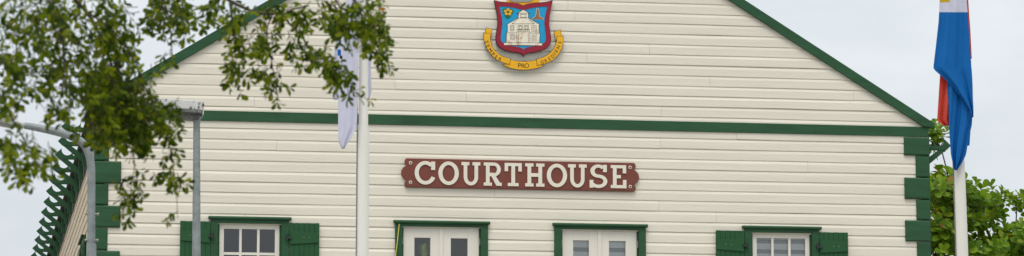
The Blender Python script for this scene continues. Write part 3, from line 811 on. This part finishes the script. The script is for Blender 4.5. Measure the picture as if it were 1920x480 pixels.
limb([fork, q(-230, -40, -.6), q(-80, -90, -.7), q(60, -60, -.6), q(160, 20, -.4), q(205, 110, -.3), q(232, 200, -.2), q(262, 280, -.2)], .024, .003)
limb([fork, q(-240, -40, -.9), q(-150, 0, -1.2), q(-60, 60, -1.2), q(-5, 170, -1.2), q(55, 280, -1.2)], .028, .003)
limb([fork, q(-230, -150, .8), q(0, -260, 1.2), q(300, -290, 1.3), q(560, -280, 1.2)], .06, .012)
limb([fork, Vector((-.5, .6, 4.4)), Vector((-1.2, 1.0, 5.2))], .06, .02); limb([fork, Vector((-.4, -.6, 4.3)), Vector((-1.0, -1.0, 4.9))], .05, .02); limb([fork, Vector((.1, .2, 4.6)), Vector((.2, .1, 5.6))], .06, .02)
limb([top[2], q(250, -90, .2), q(290, -20, .1), q(318, 50, .1), q(322, 105, .1)], .014, .003)
limb([top[2], q(330, -100, .3), q(400, -20, .3), q(470, 20, .3), q(512, 25.5, .3), q(530, 27, .3), q(548, 18, .3), q(580, 10, .3)], .013, .004)
limb([q(530, 27, .3), q(543, 45, .3), q(566, 68, .3), q(590, 105, .3), q(625, 118, .3), q(648, 150, .3), q(655, 188, .3)], .0075, .002)
limb([q(512, 25, .3), q(500, 60, .3), q(508, 110, .3), q(516, 150, .3), q(522, 186, .3)], .005, .002)
limb([q(430, 5, .3), q(440, 60, .3), q(455, 110, .3), q(450, 150, .3)], .005, .002)
limb([top[4], q(640, -40, .4), q(670, 10, .4), q(690, 60, .4), q(715, 118, .4)], .014, .003)
limb([top[4], q(610, -40, .4), q(640, 20, .4), q(650, 70, .4)], .010, .003)
limb([q(232, 200, -.2), q(280, 225, -.2), q(310, 250, -.2), q(322, 300, -.2), q(330, 350, -.2), q(333, 410, -.2)], .004, .0015)
limb([q(240, 230, -.2), q(252, 300, -.2), q(246, 350, -.2), q(240, 400, -.2)], .004, .0015)
limb([q(60, -60, -.6), q(110, 40, -.8), q(120, 130, -.8), q(110, 200, -.8)], .010, .003)
limb([q(160, 20, -.4), q(215, 60, -.2), q(250, 110, -.1), q(275, 160, -.1)], .006, .003)
SC = 6290/17.2
def sprig(p, d, L, lsz, rr, nod=None, droop=1.1):
    n_ = nod or max(3, int(L/.036)); P = [p]; dd = d.normalized()
    for k in range(n_):
        dd = (dd+Vector((0, 0, -droop*.14))+rvec(rr)*.20).normalized(); P.append(P[-1]+dd*L/n_)
    wood.tube(P, [.0022-.0014*k/n_ for k in range(n_+1)], 4, caps=False)
    for k in range(1, n_+1):
        last = k == n_; m = rr.randint(3, 5) if last else rr.randint(1, 3)
        t = (P[k]-P[k-1]).normalized(); ref = rvec(rr); s1 = t.cross(ref).normalized(); s2 = t.cross(s1); a0 = rr.uniform(0, 6.28)
        for j in range(m):
            a = a0+6.283*j/m+rr.uniform(-.4, .4); out = s1*math.cos(a)+s2*math.sin(a)
            ld = out*rr.uniform(.6, 1.0)+t*rr.uniform(.3, .9)+Vector((0, 0, -.22))
            l = lsz*rr.uniform(.65, 1.15)
            add_leaf(crown, P[k]+out*.003, ld, t+Vector((0, 0, .6))+rvec(rr)*.5, l, l*rr.uniform(.40, .52), rr.uniform(.05, .25), rr.uniform(-.1, .35))
def cloud(n, cx, cy, rx, ry, dy, L=(.11, .22), sz=.049, spread=.35, down=1.2):
    for _ in range(n):
        while True:
            u, v = rnd.uniform(-1, 1), rnd.uniform(-1, 1)
            if u*u+v*v < 1: break
        p = q(cx+u*rx, cy+v*ry, dy+rnd.uniform(-spread, spread))
        d = Vector((rnd.uniform(-1, 1), rnd.uniform(-.8, .8), rnd.uniform(-.9, .5)))
        sprig(p-d.normalized()*.05, d, rnd.uniform(*L), sz, rnd, droop=down)
# left mass
cloud(26, 30, 25, 60, 45, -1.0); cloud(18, 100, 20, 50, 35, -.8); cloud(30, 190, 25, 60, 40, -.5); cloud(12, 212, 55, 28, 40, -.3)
cloud(16, 20, 95, 30, 45, -1.1); cloud(14, 85, 125, 40, 25, -.9); cloud(10, 40, 165, 35, 30, -1.1)
cloud(24, 175, 95, 45, 45, -.5); cloud(22, 222, 115, 28, 45, -.3)
cloud(42, 200, 165, 40, 42, -.4); cloud(52, 232, 195, 44, 45, -.2); cloud(22, 268, 170, 22, 45, -.2); cloud(20, 190, 220, 30, 25, -.4); cloud(22, 258, 240, 26, 30, -.2)
cloud(9, 140, 165, 26, 30, -.7); cloud(5, 110, 190, 25, 22, -.9); cloud(7, 95, 70, 24, 25, -.8); cloud(6, 140, 110, 20, 20, -.7)
cloud(4, 18, 195, 24, 14, -1.2, (.05, .09)); cloud(6, 20, 268, 26, 16, -1.2, (.06, .10)); cloud(12, 65, 285, 32, 28, -1.2, (.08, .14)); cloud(9, 20, 300, 24, 30, -1.2, (.07, .14)); cloud(5, 92, 300, 22, 22, -1.1, (.06, .11)); cloud(4, 45, 340, 25, 14, -1.2, (.05, .08))
# hanging tail
def along(P, n, L=(.05, .10), sz=.045, jitter=.03, t0=0., t1=1.):
    for _ in range(n):
        t = rnd.uniform(t0, t1)*(len(P)-1); i = min(int(t), len(P)-2); p = P[i].lerp(P[i+1], t-i)
        d = Vector((rnd.uniform(-1, 1), rnd.uniform(-1, 1), rnd.uniform(-.8, .4)))
        sprig(p+rvec(rnd)*jitter*rnd.random(), d, rnd.uniform(*L), sz, rnd)
along(limbs[-4][0], 20, (.05, .09), .046, .04); along(limbs[-3][0], 15, (.05, .10), .046, .05)
cloud(10, 285, 245, 26, 24, -.2, (.05, .11)); cloud(6, 322, 215, 10, 20, -.2, (.05, .09)); cloud(4, 310, 345, 22, 18, -.2, (.04, .07)); cloud(6, 243, 360, 16, 30, -.2, (.04, .08))
# middle strand
cloud(13, 308, 4, 30, 18, .1); cloud(12, 335, 25, 26, 30, .1, (.08, .14)); along(limbs[7][0], 18, (.05, .10), .047, .05, .45)
cloud(9, 378, 20, 30, 24, .2, (.08, .15)); cloud(4, 350, 55, 12, 20, .1, (.05, .09))
# branch over the gable
cloud(13, 430, 22, 34, 28, .3, (.08, .15)); cloud(12, 465, 60, 28, 40, .3, (.07, .14)); cloud(8, 440, 100, 18, 34, .3, (.06, .12)); cloud(7, 490, 105, 16, 40, .3, (.06, .12)); cloud(6, 540, 12, 40, 12, .3, (.06, .10))
along(limbs[10][0], 16, (.05, .10), .048, .05, .2); along(limbs[11][0], 9, (.05, .09), .048, .04, .3); along(limbs[9][0], 22, (.06, .11), .048, .06, .25); along(limbs[8][0], 10, (.06, .10), .048, .05, .4)
cloud(4, 550, 95, 22, 26, .3, (.05, .09)); cloud(3, 565, 40, 14, 16, .3, (.05, .08))
# right mass in front of the left flag
cloud(36, 668, 30, 46, 36, .4, (.08, .15)); cloud(24, 694, 68, 28, 34, .4, (.08, .14)); cloud(8, 632, 40, 20, 30, .4, (.07, .12)); cloud(9, 596, 108, 28, 18, .3, (.05, .10)); cloud(8, 643, 135, 20, 24, .3, (.05, .09)); cloud(7, 612, 15, 24, 18, .4, (.07, .12)); along(limbs[12][0], 8, (.05, .10), .048, .04, .6); cloud(3, 716, 105, 8, 16, .4, (.05, .08))
# crown above the frame and to the left
for _ in range(16): cloud(6, rnd.uniform(-420, 720), rnd.uniform(-330, -60), 70, 45, rnd.uniform(-1.0, 1.0), (.12, .24), .055)
for _ in range(10): cloud(5, rnd.uniform(-520, -60), rnd.uniform(-330, 160), 70, 60, rnd.uniform(-1.0, 1.2), (.12, .24), .055)
wood.build('trunk', M['bark'], tree); crown.build('crown', M['leaf'], tree)

# far tree at the right: broad leaves in rosettes
BY = 16.0
rnd = random.Random(33)
bb = at(1880, 900, BY); tree = empty('broadleaf_tree', (bb.x+.6, BY, 0)); o3 = Vector((bb.x+.6, BY, 0))
tag(tree, 'broad-leaved green tree behind the right corner of the courthouse', 'tree')
wood = MB(); crown = MB()
def q2(x, y, dy=0.): return at(x, y, BY+dy)-o3
fork = Vector((0, 0, 2.4)); wood.tube([(0, 0, .05), (.05, 0, .5), (-.05, .05, 1.5), fork], [.42, .30, .26, .24], 14)
def rosette(p, up, L, rr):
    up = up.normalized(); s1 = up.cross(Vector((.3, 1, .2))).normalized(); s2 = up.cross(s1); m = rr.randint(7, 11); a0 = rr.uniform(0, 6.28)
    for j in range(m):
        a = a0+j*2.4; el = .15+.85*(j/m); out = s1*math.cos(a)+s2*math.sin(a)
        l = L*rr.uniform(.75, 1.12); d = out*(1.1-el*.5)+up*el*.9
        add_leaf(crown, p+up*(.02*j), d, up+rvec(rr)*.3, l, l*rr.uniform(.60, .72), rr.uniform(.05, .2), rr.uniform(.0, .35))
def lobe(cx, cy, rx, ry, n, dy, sp=1.0, L=.20):
    hub = q2(cx, cy+ry*.5, dy)
    wood.tube(crom([fork, (fork+hub)/2+Vector((rnd.uniform(-.4, .4), rnd.uniform(-.4, .4), -.3)), hub+Vector((rnd.uniform(-.25,.25), 0, -.35)), hub], 4), [.07*(1-k/8)**1.3+.014 for k in range(9)]+[.013, .012, .011, .010], 7)
    for _ in range(n):
        while True:
            u, v, w = rnd.uniform(-1, 1), rnd.uniform(-1, 1), rnd.uniform(-1, 1)
            if u*u+v*v+w*w < 1: break
        p = q2(cx+u*rx, cy+v*ry, dy+w*sp)
        up = (p-hub).normalized()*.8+Vector((0, -.35, .75))+rvec(rnd)*.35
        st = p-up.normalized()*.22; wood.tube([hub.lerp(st, rnd.uniform(.45, .8)), st.lerp(p, .4), p], [.011, .008, .005], 5, caps=False)
        rosette(p, up, L*rnd.uniform(.8, 1.15), rnd)
lobe(1758, 264, 16, 26, 15, -.5, .4, .16)
lobe(1762, 360, 34, 30, 28, -.6); lobe(1814, 372, 42, 28, 36, 0); lobe(1770, 395, 34, 24, 18, .4); lobe(1866, 374, 22, 12, 9, .3, .6, .17); lobe(1902, 381, 18, 9, 7, .5, .5, .17)
lobe(1780, 430, 46, 38, 48, -.3); lobe(1846, 414, 34, 18, 20, .5, .7); lobe(1912, 460, 32, 30, 42, -.2); lobe(1866, 474, 40, 22, 36, -.4); lobe(1812, 478, 30, 24, 22, -.5); lobe(1755, 470, 24, 36, 20, -.6)
lobe(1965, 440, 50, 50, 34, .3); lobe(1900, 570, 170, 66, 110, 0, 1.6); lobe(1800, 570, 80, 50, 40, -.8)
wood.build('trunk', M['bark'], tree); crown.build('crown', M['bigleaf'], tree)

# ------------------------------------------------------------------ light: overcast sky and a soft sun
SUN_EL, SUN_AZ = R(58), R(200)          # azimuth measured from +Y clockwise: behind the camera, a little to the left
w = bpy.data.worlds.new('World'); S.world = w; w.use_nodes = True
nt = w.node_tree; n = nt.nodes; L = nt.links; n.clear()
sky = n.new('ShaderNodeTexSky'); sky.sky_type = 'NISHITA'; sky.sun_disc = False; sky.sun_elevation = SUN_EL; sky.sun_rotation = SUN_AZ; sky.air_density = 1; sky.dust_density = 2
tc = n.new('ShaderNodeTexCoord'); sp = n.new('ShaderNodeSeparateXYZ'); L.new(tc.outputs['Generated'], sp.inputs[0])
mr = n.new('ShaderNodeMapRange'); mr.inputs[1].default_value = 0; mr.inputs[2].default_value = 1; mr.inputs[3].default_value = .96; mr.inputs[4].default_value = 2.2
L.new(sp.outputs[2], mr.inputs[0])
mp = n.new('ShaderNodeMapping'); mp.inputs['Scale'].default_value = (6, 6, 14); L.new(tc.outputs['Generated'], mp.inputs[0])
nz = n.new('ShaderNodeTexNoise'); nz.inputs['Scale'].default_value = 2.6; nz.inputs['Detail'].default_value = 7; nz.inputs['Roughness'].default_value = .55; L.new(mp.outputs[0], nz.inputs[0])
cr = n.new('ShaderNodeValToRGB'); cr.color_ramp.elements[0].position = .3; cr.color_ramp.elements[1].position = .72
cr.color_ramp.elements[0].color = (6.2, 6.7, 7.15, 1); cr.color_ramp.elements[1].color = (7.4, 7.75, 8.0, 1); L.new(nz.outputs[0], cr.inputs[0])
vm = n.new('ShaderNodeVectorMath'); vm.operation = 'SCALE'; L.new(cr.outputs[0], vm.inputs[0]); L.new(mr.outputs[0], vm.inputs['Scale'])
mx = n.new('ShaderNodeMix'); mx.data_type = 'RGBA'; mx.inputs['Factor'].default_value = .93; L.new(sky.outputs[0], mx.inputs[6]); L.new(vm.outputs[0], mx.inputs[7])
bg = n.new('ShaderNodeBackground'); bg.inputs['Strength'].default_value = .1; L.new(mx.outputs[2], bg.inputs[0])
wo = n.new('ShaderNodeOutputWorld'); L.new(bg.outputs[0], wo.inputs[0])
sl = bpy.data.lights.new('sun', 'SUN'); sl.energy = 1.5; sl.angle = R(25); sl.color = (1, .95, .87)
so = bpy.data.objects.new('sun', sl); COL.objects.link(so)
d = Vector((math.sin(SUN_AZ)*math.cos(SUN_EL), math.cos(SUN_AZ)*math.cos(SUN_EL), math.sin(SUN_EL)))
so.rotation_euler = d.to_track_quat('Z', 'Y').to_euler(); so.location = d*60

S.view_settings.view_transform = 'Standard'; S.view_settings.look = 'None'; S.view_settings.gamma = 1; S.view_settings.exposure = 0
S.cycles.max_bounces = 8; S.cycles.transparent_max_bounces = 12
